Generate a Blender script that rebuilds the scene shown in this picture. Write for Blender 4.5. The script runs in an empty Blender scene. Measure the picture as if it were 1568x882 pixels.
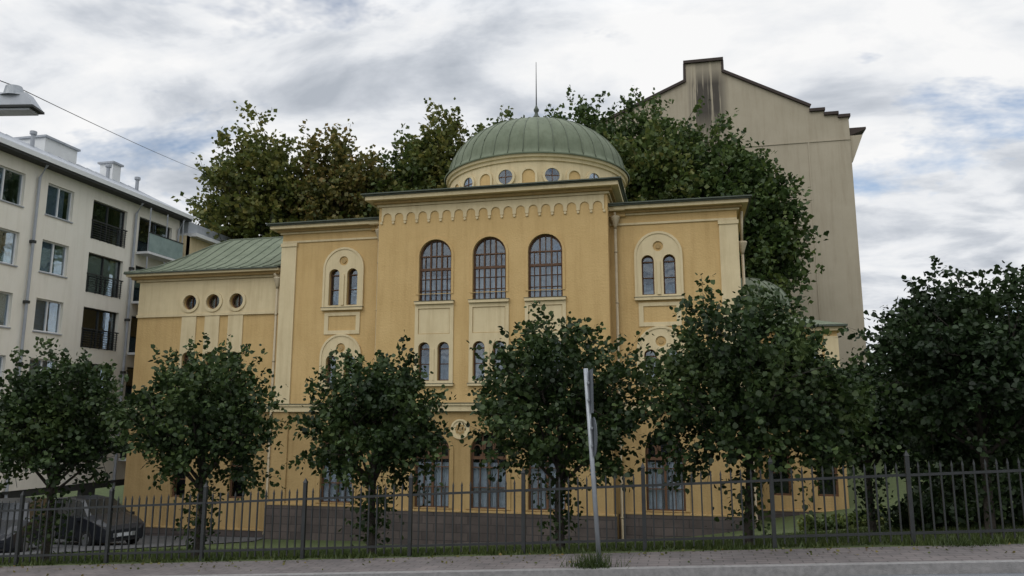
import bpy, math, random
import numpy as np
from mathutils import Vector
from mathutils.geometry import tessellate_polygon
random.seed(7); rng=np.random.default_rng(11)
R=math.radians
scene=bpy.context.scene

# ------------------------------------------------------------------ materials
def newmat(name):
    m=bpy.data.materials.new(name); m.use_nodes=True
    nt=m.node_tree; nt.nodes.clear()
    return m,nt,nt.nodes,nt.links
def c4(c): return (c[0],c[1],c[2],1)
def surf(name,c1,c2=None,scale=2.0,rough=0.85,bump=0.15,bscale=40,streak=0.0,metal=0.0,spec=0.3,dirt=None,bdist=.03):
    m,nt,N,L=newmat(name)
    out=N.new('ShaderNodeOutputMaterial'); b=N.new('ShaderNodeBsdfPrincipled')
    b.inputs['Roughness'].default_value=rough; b.inputs['Metallic'].default_value=metal
    b.inputs['Specular IOR Level'].default_value=spec
    g=N.new('ShaderNodeNewGeometry')
    n=N.new('ShaderNodeTexNoise'); n.inputs['Scale'].default_value=scale; n.inputs['Detail'].default_value=5
    n.inputs['Roughness'].default_value=0.65
    L.new(g.outputs['Position'],n.inputs['Vector'])
    r=N.new('ShaderNodeValToRGB'); r.color_ramp.elements[0].position=.32; r.color_ramp.elements[1].position=.68
    c2=c2 or tuple(x*0.85 for x in c1)
    r.color_ramp.elements[0].color=c4(c2); r.color_ramp.elements[1].color=c4(c1)
    L.new(n.outputs['Fac'],r.inputs['Fac']); col=r.outputs['Color']
    if streak>0:
        mp=N.new('ShaderNodeMapping'); mp.inputs['Scale'].default_value=(3.0,3.0,0.22)
        L.new(g.outputs['Position'],mp.inputs['Vector'])
        n2=N.new('ShaderNodeTexNoise'); n2.inputs['Scale'].default_value=1.1; n2.inputs['Detail'].default_value=6
        n2.inputs['Roughness'].default_value=.7
        L.new(mp.outputs['Vector'],n2.inputs['Vector'])
        r2=N.new('ShaderNodeValToRGB'); r2.color_ramp.elements[0].position=.48; r2.color_ramp.elements[1].position=.75
        r2.color_ramp.elements[0].color=(1,1,1,1); d=dirt or (1-streak,)*3
        r2.color_ramp.elements[1].color=c4(d)
        L.new(n2.outputs['Fac'],r2.inputs['Fac'])
        mx=N.new('ShaderNodeMix'); mx.data_type='RGBA'; mx.blend_type='MULTIPLY'; mx.inputs['Factor'].default_value=1
        L.new(col,mx.inputs['A']); L.new(r2.outputs['Color'],mx.inputs['B']); col=mx.outputs['Result']
    L.new(col,b.inputs['Base Color'])
    if bump>0:
        n3=N.new('ShaderNodeTexNoise'); n3.inputs['Scale'].default_value=bscale; n3.inputs['Detail'].default_value=4
        L.new(g.outputs['Position'],n3.inputs['Vector'])
        bp=N.new('ShaderNodeBump'); bp.inputs['Strength'].default_value=bump; bp.inputs['Distance'].default_value=bdist
        L.new(n3.outputs['Fac'],bp.inputs['Height']); L.new(bp.outputs['Normal'],b.inputs['Normal'])
    L.new(b.outputs['BSDF'],out.inputs['Surface'])
    return m
def foliage(name,cols,rough=.55,trans=.3):
    m,nt,N,L=newmat(name)
    out=N.new('ShaderNodeOutputMaterial'); b=N.new('ShaderNodeBsdfDiffuse')
    g=N.new('ShaderNodeNewGeometry'); n=N.new('ShaderNodeTexNoise'); n.inputs['Scale'].default_value=.9; n.inputs['Detail'].default_value=2
    L.new(g.outputs['Position'],n.inputs['Vector'])
    ma=N.new('ShaderNodeMath'); ma.operation='MULTIPLY_ADD'; ma.inputs[1].default_value=.55; 
    L.new(g.outputs['Random Per Island'],ma.inputs[0])
    mb=N.new('ShaderNodeMath'); mb.operation='MULTIPLY_ADD'; mb.inputs[1].default_value=1.6; mb.inputs[2].default_value=-.58
    L.new(n.outputs['Fac'],mb.inputs[0]); L.new(mb.outputs[0],ma.inputs[2])
    r=N.new('ShaderNodeValToRGB'); e=r.color_ramp.elements
    e[0].color=c4(cols[0]); e[0].position=0.05; e[1].color=c4(cols[-1]); e[1].position=.95
    for i,c in enumerate(cols[1:-1]):
        x=e.new(.05+.9*(i+1)/(len(cols)-1)); x.color=c4(c)
    L.new(ma.outputs[0],r.inputs['Fac']); L.new(r.outputs['Color'],b.inputs['Color'])
    t=N.new('ShaderNodeBsdfTranslucent'); L.new(r.outputs['Color'],t.inputs['Color'])
    mx=N.new('ShaderNodeMixShader'); mx.inputs[0].default_value=trans
    L.new(b.outputs[0],mx.inputs[1]); L.new(t.outputs[0],mx.inputs[2])
    gl=N.new('ShaderNodeBsdfGlossy'); gl.inputs['Roughness'].default_value=.5; m2=N.new('ShaderNodeMixShader'); m2.inputs[0].default_value=.025
    L.new(mx.outputs[0],m2.inputs[1]); L.new(gl.outputs[0],m2.inputs[2]); L.new(m2.outputs[0],out.inputs['Surface'])
    return m
def glassmat(name,tint=(.74,.80,.84),base=.09,mul=.6):
    m,nt,N,L=newmat(name)
    out=N.new('ShaderNodeOutputMaterial'); t=N.new('ShaderNodeBsdfTransparent'); t.inputs[0].default_value=c4(tint)
    gl=N.new('ShaderNodeBsdfGlossy'); gl.inputs['Roughness'].default_value=.03; gl.inputs['Color'].default_value=(.9,.95,1,1)
    g=N.new('ShaderNodeNewGeometry'); n=N.new('ShaderNodeTexNoise'); n.inputs['Scale'].default_value=1.3
    L.new(g.outputs['Position'],n.inputs['Vector'])
    bp=N.new('ShaderNodeBump'); bp.inputs['Strength'].default_value=.25; bp.inputs['Distance'].default_value=.05
    L.new(n.outputs['Fac'],bp.inputs['Height']); L.new(bp.outputs[0],gl.inputs['Normal'])
    lw=N.new('ShaderNodeLayerWeight'); lw.inputs[0].default_value=.35
    ma=N.new('ShaderNodeMath'); ma.operation='MULTIPLY_ADD'; ma.inputs[1].default_value=mul; ma.inputs[2].default_value=base
    ma.use_clamp=True
    L.new(lw.outputs['Fresnel'],ma.inputs[0])
    mx=N.new('ShaderNodeMixShader'); L.new(ma.outputs[0],mx.inputs[0]); L.new(t.outputs[0],mx.inputs[1]); L.new(gl.outputs[0],mx.inputs[2])
    L.new(mx.outputs[0],out.inputs['Surface']); return m
def brickmat(name,c1,c2,mortar,w,h,rough=.85,ms=.012,axes='XY',bump=.3,offset=.5):
    m,nt,N,L=newmat(name)
    out=N.new('ShaderNodeOutputMaterial'); b=N.new('ShaderNodeBsdfPrincipled'); b.inputs['Roughness'].default_value=rough
    b.inputs['Specular IOR Level'].default_value=.25
    g=N.new('ShaderNodeNewGeometry'); s=N.new('ShaderNodeSeparateXYZ'); c=N.new('ShaderNodeCombineXYZ')
    L.new(g.outputs['Position'],s.inputs[0]); L.new(s.outputs[axes[0]],c.inputs[0]); L.new(s.outputs[axes[1]],c.inputs[1])
    br=N.new('ShaderNodeTexBrick'); br.inputs['Scale'].default_value=1; br.inputs['Brick Width'].default_value=w; br.inputs['Row Height'].default_value=h
    br.inputs['Mortar Size'].default_value=ms; br.inputs['Color1'].default_value=c4(c1); br.inputs['Color2'].default_value=c4(c2); br.inputs['Mortar'].default_value=c4(mortar)
    br.offset=offset
    L.new(c.outputs[0],br.inputs['Vector'])
    n=N.new('ShaderNodeTexNoise'); n.inputs['Scale'].default_value=1.2; n.inputs['Detail'].default_value=8; n.inputs['Roughness'].default_value=.7
    L.new(g.outputs['Position'],n.inputs['Vector'])
    r=N.new('ShaderNodeValToRGB'); r.color_ramp.elements[0].color=(.6,.6,.6,1); r.color_ramp.elements[1].color=(1.15,1.12,1.1,1)
    r.color_ramp.elements[0].position=.3; r.color_ramp.elements[1].position=.7
    L.new(n.outputs['Fac'],r.inputs[0])
    mx=N.new('ShaderNodeMix'); mx.data_type='RGBA'; mx.blend_type='MULTIPLY'; mx.inputs['Factor'].default_value=1
    L.new(br.outputs['Color'],mx.inputs['A']); L.new(r.outputs[0],mx.inputs['B']); L.new(mx.outputs['Result'],b.inputs['Base Color'])
    bp=N.new('ShaderNodeBump'); bp.inputs['Strength'].default_value=bump; bp.inputs['Distance'].default_value=.01; bp.invert=True
    L.new(br.outputs['Fac'],bp.inputs['Height']); L.new(bp.outputs[0],b.inputs['Normal'])
    L.new(b.outputs[0],out.inputs[0]); return m

M={}
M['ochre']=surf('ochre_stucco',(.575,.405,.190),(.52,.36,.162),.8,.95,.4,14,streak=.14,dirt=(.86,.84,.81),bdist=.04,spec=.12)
M['ochre_shaded']=surf('ochre_stucco_shaded',(.42,.295,.138),(.36,.25,.115),.8,.95,.45,14,streak=.18,dirt=(.78,.76,.73),bdist=.04,spec=.12)  # same ochre with the ground floor's shade put into the colour; mouldings reuse it
M['cream']=surf('cream_render',(.65,.545,.345),(.59,.49,.305),1.5,.9,.2,40,streak=.18,dirt=(.82,.79,.75),spec=.12)
M['plinth']=brickmat('plinth_stone',(.078,.066,.062),(.108,.090,.083),(.05,.045,.043),.9,.3,axes='XZ',ms=.015)
M['copper']=surf('green_copper',(.155,.180,.122),(.112,.135,.088),.9,.75,.15,12,streak=.3,dirt=(.70,.70,.66),spec=.25)
M['copper_dk']=surf('green_copper_flashing',(.085,.100,.078),(.06,.072,.056),3,.6,.1,20)
M['copper_rib']=surf('copper_seam',(.12,.142,.098),(.088,.105,.072),2,.6,.1,20)
M['wood']=surf('brown_window_wood',(.12,.062,.033),(.085,.045,.025),4,.6,.1,60)
M['glass']=glassmat('window_glass')
M['glass_low']=glassmat('window_glass_ground_floor',(.82,.85,.88),.02,.35)
M['dark']=surf('dark_interior',(.03,.032,.035),(.018,.019,.02),2,.9,0)
M['curtain']=surf('white_curtain',(.68,.71,.74),(.46,.49,.52),7,.9,0)
M['metal_cream']=surf('painted_downpipe',(.44,.37,.25),(.36,.30,.20),3,.55,.05,30)
M['iron']=surf('black_iron',(.030,.033,.034),(.02,.022,.022),8,.5,.1,60,spec=.4)
M['bark']=surf('bark',(.065,.055,.045),(.032,.028,.024),9,.95,.8,25)
M['grass']=surf('lawn',(.070,.095,.030),(.050,.065,.025),3,.95,.6,30)
M['asphalt']=surf('asphalt',(.095,.097,.10),(.065,.067,.07),1.3,.9,.4,60)
M['asphalt_wet']=surf('road_asphalt',(.165,.172,.185),(.125,.132,.143),.9,.85,.4,70)
M['pavement']=brickmat('pavement_stones',(.185,.165,.162),(.155,.143,.142),(.10,.092,.09),.28,.14,axes='XY',ms=.01)
M['kerb']=surf('granite_kerb',(.27,.26,.255),(.18,.176,.172),14,.8,.3,80)
M['whitewall']=surf('white_render',(.76,.725,.64),(.71,.68,.59),.8,.9,.1,30,streak=.08,dirt=(.9,.89,.87))
M['whitetrim']=surf('white_fascia',(.70,.71,.71),(.62,.63,.63),1,.7,0)
M['greymetal']=surf('grey_sheet_metal',(.38,.40,.43),(.30,.32,.35),1.5,.5,.05,10,streak=.15)
M['darkframe']=surf('dark_frame',(.045,.047,.045),(.035,.037,.035),3,.6,0)
M['balcglass']=surf('balcony_panel',(.30,.38,.36),(.22,.29,.28),2,.2,0,spec=.6)
M['tallwall']=surf('beige_firewall',(.41,.36,.275),(.365,.32,.24),.5,.92,.15,18,streak=.15,dirt=(.84,.82,.8))
M['brownroof']=surf('brown_roof_edge',(.05,.036,.03),(.038,.028,.024),2,.7,.1)
M['leaf_linden']=foliage('linden_leaves',[(.011,.022,.008),(.022,.041,.012),(.038,.064,.017),(.070,.100,.027)],.5,.18)
M['leaf_dark']=foliage('dark_leaves',[(.010,.020,.008),(.018,.035,.011),(.034,.058,.017)],.5,.18)
M['leaf_yel']=foliage('maple_leaves_turning',[(.045,.068,.016),(.085,.105,.024),(.14,.145,.034),(.22,.19,.05)],.6,.3)
M['leaf_orange']=foliage('maple_leaves_browning',[(.05,.068,.018),(.09,.10,.026),(.16,.135,.036),(.24,.16,.05)],.6,.3)
M['leaf_green']=foliage('maple_leaves_green',[(.024,.045,.013),(.042,.072,.019),(.068,.105,.027),(.10,.13,.033)],.55,.25)
M['leaf_mid']=foliage('maple_leaves_mid',[(.036,.058,.016),(.060,.09,.022),(.10,.13,.032),(.17,.16,.045)],.55,.28)
M['blade']=foliage('grass_blades',[(.035,.055,.016),(.06,.088,.024),(.10,.12,.036)],.6,.3)
M['carpaint']=surf('dark_car_paint',(.014,.016,.022),(.012,.014,.018),3,.3,0,spec=.45)
M['carglass']=surf('car_glass',(.012,.014,.016),(.010,.012,.014),3,.12,0,spec=.45)
M['rubber']=surf('tyre_rubber',(.02,.02,.02),None,5,.9,.2)
M['chrome']=surf('alloy',(.35,.36,.37),None,5,.35,0,metal=.7)
M['lamp']=surf('lamp_lens',(.5,.52,.54),None,5,.2,0,spec=.8)
M['galv']=surf('galvanised_steel',(.36,.38,.40),(.28,.30,.32),6,.45,.05,20,metal=.4)
M['signback']=surf('sign_back_grey',(.10,.11,.125),(.08,.09,.10),4,.5,0)

# ------------------------------------------------------------------ mesh builder
class MB:
    def __init__(s): s.v=[]; s.f=[]; s.m=[]; s.names=[]
    def mi(s,n):
        if n not in s.names: s.names.append(n)
        return s.names.index(n)
    def add(s,vs,fs,mat):
        b=len(s.v); s.v+= [tuple(p) for p in vs]; k=s.mi(mat)
        for f in fs: s.f.append([i+b for i in f]); s.m.append(k)
    def box(s,x0,x1,y0,y1,z0,z1,mat):
        vs=[(x,y,z) for z in (z0,z1) for y in (y0,y1) for x in (x0,x1)]
        s.add(vs,[(0,2,3,1),(4,5,7,6),(0,1,5,4),(2,6,7,3),(0,4,6,2),(1,3,7,5)],mat)
    def hexa(s,b4,t4,mat):
        s.add(list(b4)+list(t4),[(3,2,1,0),(4,5,6,7),(0,1,5,4),(1,2,6,5),(2,3,7,6),(3,0,4,7)],mat)
    def slab(s,loops,place,c0,c1,mat):
        tr=tessellate_polygon([[Vector((x,y,0)) for x,y in L] for L in loops])
        flat=[p for L in loops for p in L]; n=len(flat)
        vs=[place(x,y,c0) for x,y in flat]+[place(x,y,c1) for x,y in flat]
        fs=[tuple(t) for t in tr]+[(t[2]+n,t[1]+n,t[0]+n) for t in tr]
        o=0
        for L in loops:
            k=len(L)
            for i in range(k):
                j=(i+1)%k; fs.append((o+i,o+j,o+j+n,o+i+n))
            o+=k
        s.add(vs,fs,mat)
    def pbox(s,place,a0,a1,b0,b1,c0,c1,mat):
        s.slab([[(a0,b0),(a1,b0),(a1,b1),(a0,b1)]],place,c0,c1,mat)
    def tube(s,pts,rad,mat,n=8):
        pts=[Vector(p) for p in pts]
        if not hasattr(rad,'__len__'): rad=[rad]*len(pts)
        vs=[];fs=[]
        for i,p in enumerate(pts):
            d=(pts[min(i+1,len(pts)-1)]-pts[max(i-1,0)])
            if d.length<1e-9: d=Vector((0,0,1))
            d.normalize(); up=Vector((0,0,1)) if abs(d.z)<.9 else Vector((1,0,0))
            a=d.cross(up).normalized(); b=d.cross(a)
            for k in range(n):
                t=2*math.pi*k/n; vs.append(p+(a*math.cos(t)+b*math.sin(t))*rad[i])
        for i in range(len(pts)-1):
            for k in range(n):
                j=(k+1)%n; fs.append((i*n+k,i*n+j,(i+1)*n+j,(i+1)*n+k))
        fs.append(tuple(range(n-1,-1,-1))); fs.append(tuple((len(pts)-1)*n+k for k in range(n)))
        s.add(vs,fs,mat)
    def revolve(s,cx,cy,prof,mat,n=64,a0=0,a1=2*math.pi):
        vs=[];fs=[];full=abs(a1-a0-2*math.pi)<1e-6; m=n if full else n+1
        for r,z in prof:
            for k in range(m):
                t=a0+(a1-a0)*k/n; vs.append((cx+r*math.cos(t),cy+r*math.sin(t),z))
        for i in range(len(prof)-1):
            for k in range(n):
                j=(k+1)%m; fs.append((i*m+k,i*m+j,(i+1)*m+j,(i+1)*m+k))
        s.add(vs,fs,mat)
    def obj(s,name,parent=None,smooth=False,bevel=0):
        me=bpy.data.meshes.new(name); me.from_pydata(s.v,[],s.f)
        for n in s.names: me.materials.append(M[n])
        me.polygons.foreach_set('material_index',s.m)
        if smooth: me.polygons.foreach_set('use_smooth',[True]*len(s.f))
        me.update()
        o=bpy.data.objects.new(name,me); scene.collection.objects.link(o)
        if parent: o.parent=parent
        if bevel:
            b=o.modifiers.new('bevel','BEVEL'); b.width=bevel; b.segments=2; b.limit_method='ANGLE'
        return o
def empty(name):
    e=bpy.data.objects.new(name,None); scene.collection.objects.link(e); e.empty_display_size=.5; return e
def fast_mesh(name,V,nper,mat,parent=None):
    V=np.asarray(V,dtype=np.float32).reshape(-1,3); n=len(V); nf=n//nper
    me=bpy.data.meshes.new(name); me.vertices.add(n); me.vertices.foreach_set('co',V.ravel())
    me.loops.add(n); me.loops.foreach_set('vertex_index',np.arange(n,dtype=np.int32))
    me.polygons.add(nf); me.polygons.foreach_set('loop_start',np.arange(0,n,nper,dtype=np.int32))
    me.update(calc_edges=True); me.materials.append(M[mat])
    o=bpy.data.objects.new(name,me); scene.collection.objects.link(o)
    if parent: o.parent=parent
    return o

def arch(cx,z0,z1,w,n=14):
    r=w/2; zs=z1-r
    return [(cx-r,z0),(cx+r,z0)]+[(cx+r*math.cos(math.pi*i/n),zs+r*math.sin(math.pi*i/n)) for i in range(n+1)]
def circ(cx,cz,r,n=24): return [(cx+r*math.cos(2*math.pi*i/n),cz+r*math.sin(2*math.pi*i/n)) for i in range(n)]
def rect(a0,a1,b0,b1): return [(a0,b0),(a1,b0),(a1,b1),(a0,b1)]
def front(T): return lambda a,b,c:(a,T+c,b)

# ------------------------------------------------------------------ terrain
def zst(s): return -1.88+.057*min(60,max(-60,s))
def zb(s): return float(np.interp(s,[-60,-40,-24,-7,0,6,14,40],[-5.35,-5.1,-4.95,-4.65,-4.2,-3.3,-2.3,-1.0]))
def ground(s,t):
    if t<=12: return zst(s)
    if t>=29: return zb(s)
    f=(t-12)/17; return zst(s)*(1-f)+zb(s)*f
S=[-600,-300,-120]+[x for x in range(-60,61,1)]+[120,300,600]
T=[-400,-100,-30,0,10,11.80,11.86]+list(range(12,30))+[31,33,36,40,45,55,70,100,200,500,900]
vs=[];fs=[]
for t in T:
    for s in S:
        z=zst(s)-.4 if t<=11.80 else ground(s,t)
        vs.append((s,t,z))
ns=len(S)
for j in range(len(T)-1):
    for i in range(ns-1): fs.append((j*ns+i,j*ns+i+1,(j+1)*ns+i+1,(j+1)*ns+i))
g=MB(); g.add(vs,fs,'grass'); g.obj('ground')
def strip(name,t0,t1,dz,thick,mat):
    m=MB(); a,b=-60,60
    m.hexa([(a,t0,zst(a)+dz-thick),(b,t0,zst(b)+dz-thick),(b,t1,zst(b)+dz-thick),(a,t1,zst(a)+dz-thick)],
           [(a,t0,zst(a)+dz),(b,t0,zst(b)+dz),(b,t1,zst(b)+dz),(a,t1,zst(a)+dz)],mat)
    return m.obj(name)
strip('road',-2.0,10.55,-.115,.2,'asphalt_wet')
strip('kerb',10.55,10.697,.008,.35,'kerb')
strip('pavement',10.70,11.85,.006,.35,'pavement')
strip('pavement',-6,-2.003,.006,.35,'pavement')
# parking yard draped on the terrain
m=MB(); ss=list(range(-27,-16)); tt=list(range(14,30))+[31,33,36,40,45]
vs=[(s,t,ground(s,t)+.03) for t in tt for s in ss]; k=len(ss)
m.add(vs,[(j*k+i,j*k+i+1,(j+1)*k+i+1,(j+1)*k+i) for j in range(len(tt)-1) for i in range(k-1)],'asphalt'); m.obj('parking_yard')

# ------------------------------------------------------------------ synagogue
syn=empty('synagogue')
walls=MB(); trim=MB(); frames=MB(); glass=MB(); inner=MB(); roof=MB(); pipes=MB()
CX=-7.35; TC=29.0; TW=29.8; ZB=-5.6
L0,L1,R1,R0=-16.8,-12.05,-2.65,2.2
def window(place,cx,z0,z1,w,style='small',curt=0.0,fc=.14):
    fw=.05 if w<.7 else .075
    gm='glass_low' if z1<.3 else 'glass'
    frames.slab([arch(cx,z0+.002,z1-.002,w-.004),arch(cx,z0+fw,z1-fw,w-2*fw)],place,fc,fc+.08,'wood')
    glass.slab([arch(cx,z0+.02,z1-.02,w-.04)],place,fc+.045,fc+.05,gm)
    inner.pbox(place,cx-w/2-.25,cx+w/2+.25,z0-.2,z1+.2,.80,.85,'dark')
    r=w/2
    def top(x): return z1-r+math.sqrt(max(0,r*r-(x-cx)**2))-.01
    def vbar(x,bw,a,b): frames.pbox(place,x-bw/2,x+bw/2,a,b,fc-.015,fc+.07,'wood')
    def hbar(z,bw,a,b): frames.pbox(place,a,b,z-bw/2,z+bw/2,fc-.025,fc+.065,'wood')
    if style=='small':
        hbar(z1-r-.02,.045,cx-r+.01,cx+r-.01); 
        hbar((z0+z1)/2-.1,.03,cx-r+.01,cx+r-.01)
    if style=='big':
        zs=z1-r; zm=z0+(z1-z0)*.52
        for sx in (-1,1): vbar(cx+sx*w*.17,.06,z0+.02,top(cx+sx*w*.17))
        for sx in (-1,1): vbar(cx+sx*w*.335,.025,z0+.02,zs)
        vbar(cx,.025,z0+.02,top(cx)-.05)
        hbar(zm,.10,cx-r+.01,cx+r-.01); hbar(zs,.05,cx-r+.01,cx+r-.01)
        for zz in (z0+(zm-z0)*.35,z0+(zm-z0)*.7): hbar(zz,.022,cx-r+.01,cx+r-.01)
    if style=='tall':
        zs=z1-r
        hbar(zs-.25,.10,cx-r+.01,cx+r-.01); vbar(cx,.09,z0+.02,zs-.25)
        for sx in (-1,1):
            vbar(cx+sx*w*.25,.03,z0+.02,zs-.25); vbar(cx+sx*w*.18,.06,zs-.25,top(cx+sx*w*.18))
            frames.slab([arch(cx+sx*w*.335,zs-.22,zs+.26,w*.26),arch(cx+sx*w*.335,zs-.19,zs+.22,w*.18)],place,fc-.01,fc+.05,'wood')
        frames.slab([arch(cx,zs-.22,zs+.40,w*.30),arch(cx,zs-.19,zs+.35,w*.20)],place,fc-.012,fc+.052,'wood')
        for zz in (z0+.8,z0+1.55): hbar(zz,.035,cx-r+.01,cx+r-.01)
    if curt>0:
        n=26; a0=cx-r-.05; a1=cx+r+.05; zt=z0+(z1-z0)*curt
        vv=[];ff=[]
        for i in range(n+1):
            a=a0+(a1-a0)*i/n; c=.27+.025*math.sin(i*2.3)
            if abs(a-cx)<.09: c+=.22
            vv.append(place(a,z0-.05,c)); vv.append(place(a,zt,c))
        for i in range(n): ff.append((2*i,2*i+2,2*i+3,2*i+1))
        inner.add(vv,ff,'curtain')
def sill(place,cx,z0,w,p=.14,h=.11):
    trim.pbox(place,cx-w/2-.1,cx+w/2+.1,z0-h,z0-.001,-p,.10,'cream')
    trim.pbox(place,cx-w/2-.12,cx+w/2+.12,z0+.001,z0+.018,-p-.015,.12,'copper_dk')
def rosette(place,cx,cz,r,pc):
    trim.slab([circ(cx,cz,r),circ(cx,cz,r*.82)],place,pc-.05,pc+.01,'cream')
    trim.slab([circ(cx,cz,r*.82-.002)],place,pc-.015,pc+.01,'cream')
    for i in range(8):
        a=i*math.pi/4; trim.slab([circ(cx+r*.40*math.cos(a),cz+r*.40*math.sin(a),r*.15,10)],place,pc-.035,pc-.01,'ochre_shaded')
    trim.slab([circ(cx,cz,r*.16,12)],place,pc-.045,pc-.01,'ochre_shaded')
pf=front(TC); pw=front(TW)
zu0,zu1=4.62,7.16; zs0,zs1=1.48,3.0; zg0,zg1=-3.36,-.50
wx=[CX-2.24,CX,CX+2.24]
holes_up=[]; holes_lo=[]
for x in wx:
    holes_up+= [arch(x,zu0,zu1,1.36),arch(x-.40,zs0,zs1,.48),arch(x+.40,zs0,zs1,.48)]
    holes_lo.append(arch(x,zg0,zg1,1.42))
BZ=.40
walls.slab([rect(L1,R1,BZ,8.7)]+holes_up,pf,0,.35,'ochre')
walls.slab([rect(L1,R1,ZB,BZ-.002)]+holes_lo,pf,0,.35,'ochre_shaded')
for i,x in enumerate(wx):
    window(pf,x,zu0,zu1,1.36,'big',(.42,.55,.50)[i])
    trim.slab([arch(x,zu0+.3,zu1+.10,1.56),arch(x,zu0+.32,zu1+.001,1.362)],pf,-.03,.02,'ochre')
    trim.slab([arch(x,zg0+.02,zg1+.16,1.74),arch(x,zg0+.04,zg1+.001,1.422)],pf,-.045,.02,'ochre_shaded')
    for sx in (-.4,.4):
        window(pf,x+sx,zs0,zs1,.48,'small',.65)
    window(pf,x,zg0,zg1,1.42,'tall',.60)
    sill(pf,x,zu0,1.42)
    trim.slab([rect(x-.80,x+.80,1.36,4.50),arch(x-.40,zs0,zs1,.482),arch(x+.40,zs0,zs1,.482),rect(x-.66,x+.66,3.32,4.34)],pf,-.05,.03,'cream')
    trim.slab([rect(x-.64,x+.64,3.34,4.32)],pf,-.015,.02,'cream')
    trim.pbox(pf,x-.04,x+.04,1.5,2.72,-.075,-.045,'cream')
    sill(pf,x,1.36+.0,1.46,.12,.09)
for x in (CX-1.12,CX+1.12): rosette(pf,x,-.38,.38,0)
# wings
WX=[CX-6.55,CX+6.55]
def wing(a0,a1,x,outer):
    hu=[arch(x-.41,4.72,6.28,.47),arch(x+.41,4.72,6.28,.47),arch(x-.41,1.42,2.62,.47),arch(x+.41,1.42,2.62,.47)]
    walls.slab([rect(a0,a1,BZ,7.95)]+hu,pw,0,.35,'ochre')
    walls.slab([rect(a0,a1,ZB,BZ-.002),arch(x,zg0,zg1,1.42)],pw,0,.35,'ochre_shaded')
    for (z0,z1,zt) in ((4.72,6.28,7.12),(1.42,2.62,3.42)):
        trim.slab([arch(x,z0-.10,zt,1.66),arch(x-.41,z0,z1,.472),arch(x+.41,z0,z1,.472),circ(x,zt-.5,.20)],pw,-.06,.03,'cream')
        trim.slab([arch(x,z0-.10,zt+.09,1.84),arch(x,z0-.08,zt+.001,1.662)],pw,-.09,.02,'cream')
        trim.slab([circ(x,zt-.5,.10,12)],pw,-.05,.01,'ochre_shaded')
        for sx in (-.41,.41):
            window(pw,x+sx,z0,z1,.47,'small',.3)
        trim.pbox(pw,x-.06,x+.06,z0,z1-.25,-.11,-.055,'cream')
        sill(pw,x,z0-.10,1.66,.14)
    trim.slab([rect(x-.8,x+.8,3.5,4.42),rect(x-.62,x+.62,3.66,4.28)],pw,-.04,.02,'cream')
    trim.slab([arch(x,zg0+.02,zg1+.16,1.74),arch(x,zg0+.04,zg1+.001,1.422)],pw,-.045,.02,'ochre_shaded')
    window(pw,x,zg0,zg1,1.42,'tall',.62)
    p0,p1=(a0-.02,a0+.68) if outer<0 else (a1-.68,a1+.02)
    trim.pbox(pw,p0,p1,.60,7.35,-.07,.02,'cream')
    trim.pbox(pw,p0-.03,p1+.03,7.35,7.5,-.11,.02,'cream')
    trim.pbox(pw,p0,p1,-3.4,.30,-.07,.02,'ochre_shaded')
    trim.pbox(pw,a0,a1,7.52,7.60,-.05,.02,'cream')
    trim.pbox(pw,a0,a1,7.601,7.94,-.025,.02,'ochre')
wing(L0,L1-.002,WX[0],-1); wing(R1+.002,R0,WX[1],1)
walls.box(L1,L1+.3,TC+.352,45,ZB,8.7,'ochre'); walls.box(R1-.3,R1,TC+.352,45,ZB,8.7,'ochre')
walls.box(L0,L0+.3,TW+.352,45,ZB,7.95,'ochre'); walls.box(R0-.3,R0,TW+.352,45,ZB,7.95,'ochre')
walls.box(L0,R0,45.002,45.3,ZB,8.0,'ochre')
walls.box(L1+.302,R1-.302,44.6,44.9,8.0,8.7,'ochre')
def plinth(a0,a1,t,zt=None):
    zt=zg0-.10 if zt is None else zt
    walls.pbox(front(t),a0,a1,ZB,zt,-.12,-.002,'plinth'); trim.pbox(front(t),a0,a1,zt+.002,zt+.06,-.14,-.002,'ochre_shaded')
plinth(L1-.12,R1+.12,TC); plinth(L0-.12,L1-.122,TW); plinth(R1+.122,R0+.12,TW)
def belt(a0,a1,t):
    pl=front(t)
    trim.pbox(pl,a0,a1,.30,.52,-.14,-.001,'cream'); trim.pbox(pl,a0-.02,a1+.02,.521,.60,-.20,-.001,'cream'); trim.pbox(pl,a0-.03,a1+.03,.602,.625,-.23,-.001,'copper_dk')
belt(L1-.13,R1+.13,TC); belt(L0-.13,L1-.165,TW); belt(R1+.165,R0+.13,TW)
def cornice(a0,a1,t0,t1,z,steps,mats):
    zz=z
    for (h,o),mt in zip(steps,mats):
        roof.box(a0-o,a1+o,t0-o,t1+o,zz,zz+h-.002,mt); zz+=h
cornice(L1,R1,TC,45,8.62,[(.10,.08),(.12,.20),(.16,.46),(.05,.52),(.05,.60)],['cream','ochre_shaded','cream','copper_dk','copper_dk'])
cornice(L0,L1-.62,TW,45,7.90,[(.08,.10),(.10,.20),(.14,.42),(.05,.50),(.05,.56)],['cream','ochre_shaded','cream','copper_dk','copper_dk'])
cornice(R1+.62,R0,TW,45,7.90,[(.08,.10),(.10,.20),(.14,.42),(.05,.50),(.05,.56)],['cream','ochre_shaded','cream','copper_dk','copper_dk'])
for a0,a1 in ((L1-.63,L1-.001),(R1+.001,R1+.63)):
    roof.box(a0,a1,TW-.40,45,8.05,8.21,'cream'); roof.box(a0,a1,TW-.52,45,8.213,8.318,'copper_dk'); roof.box(a0,a1,TW-.15,45,7.86,8.048,'ochre')
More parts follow.
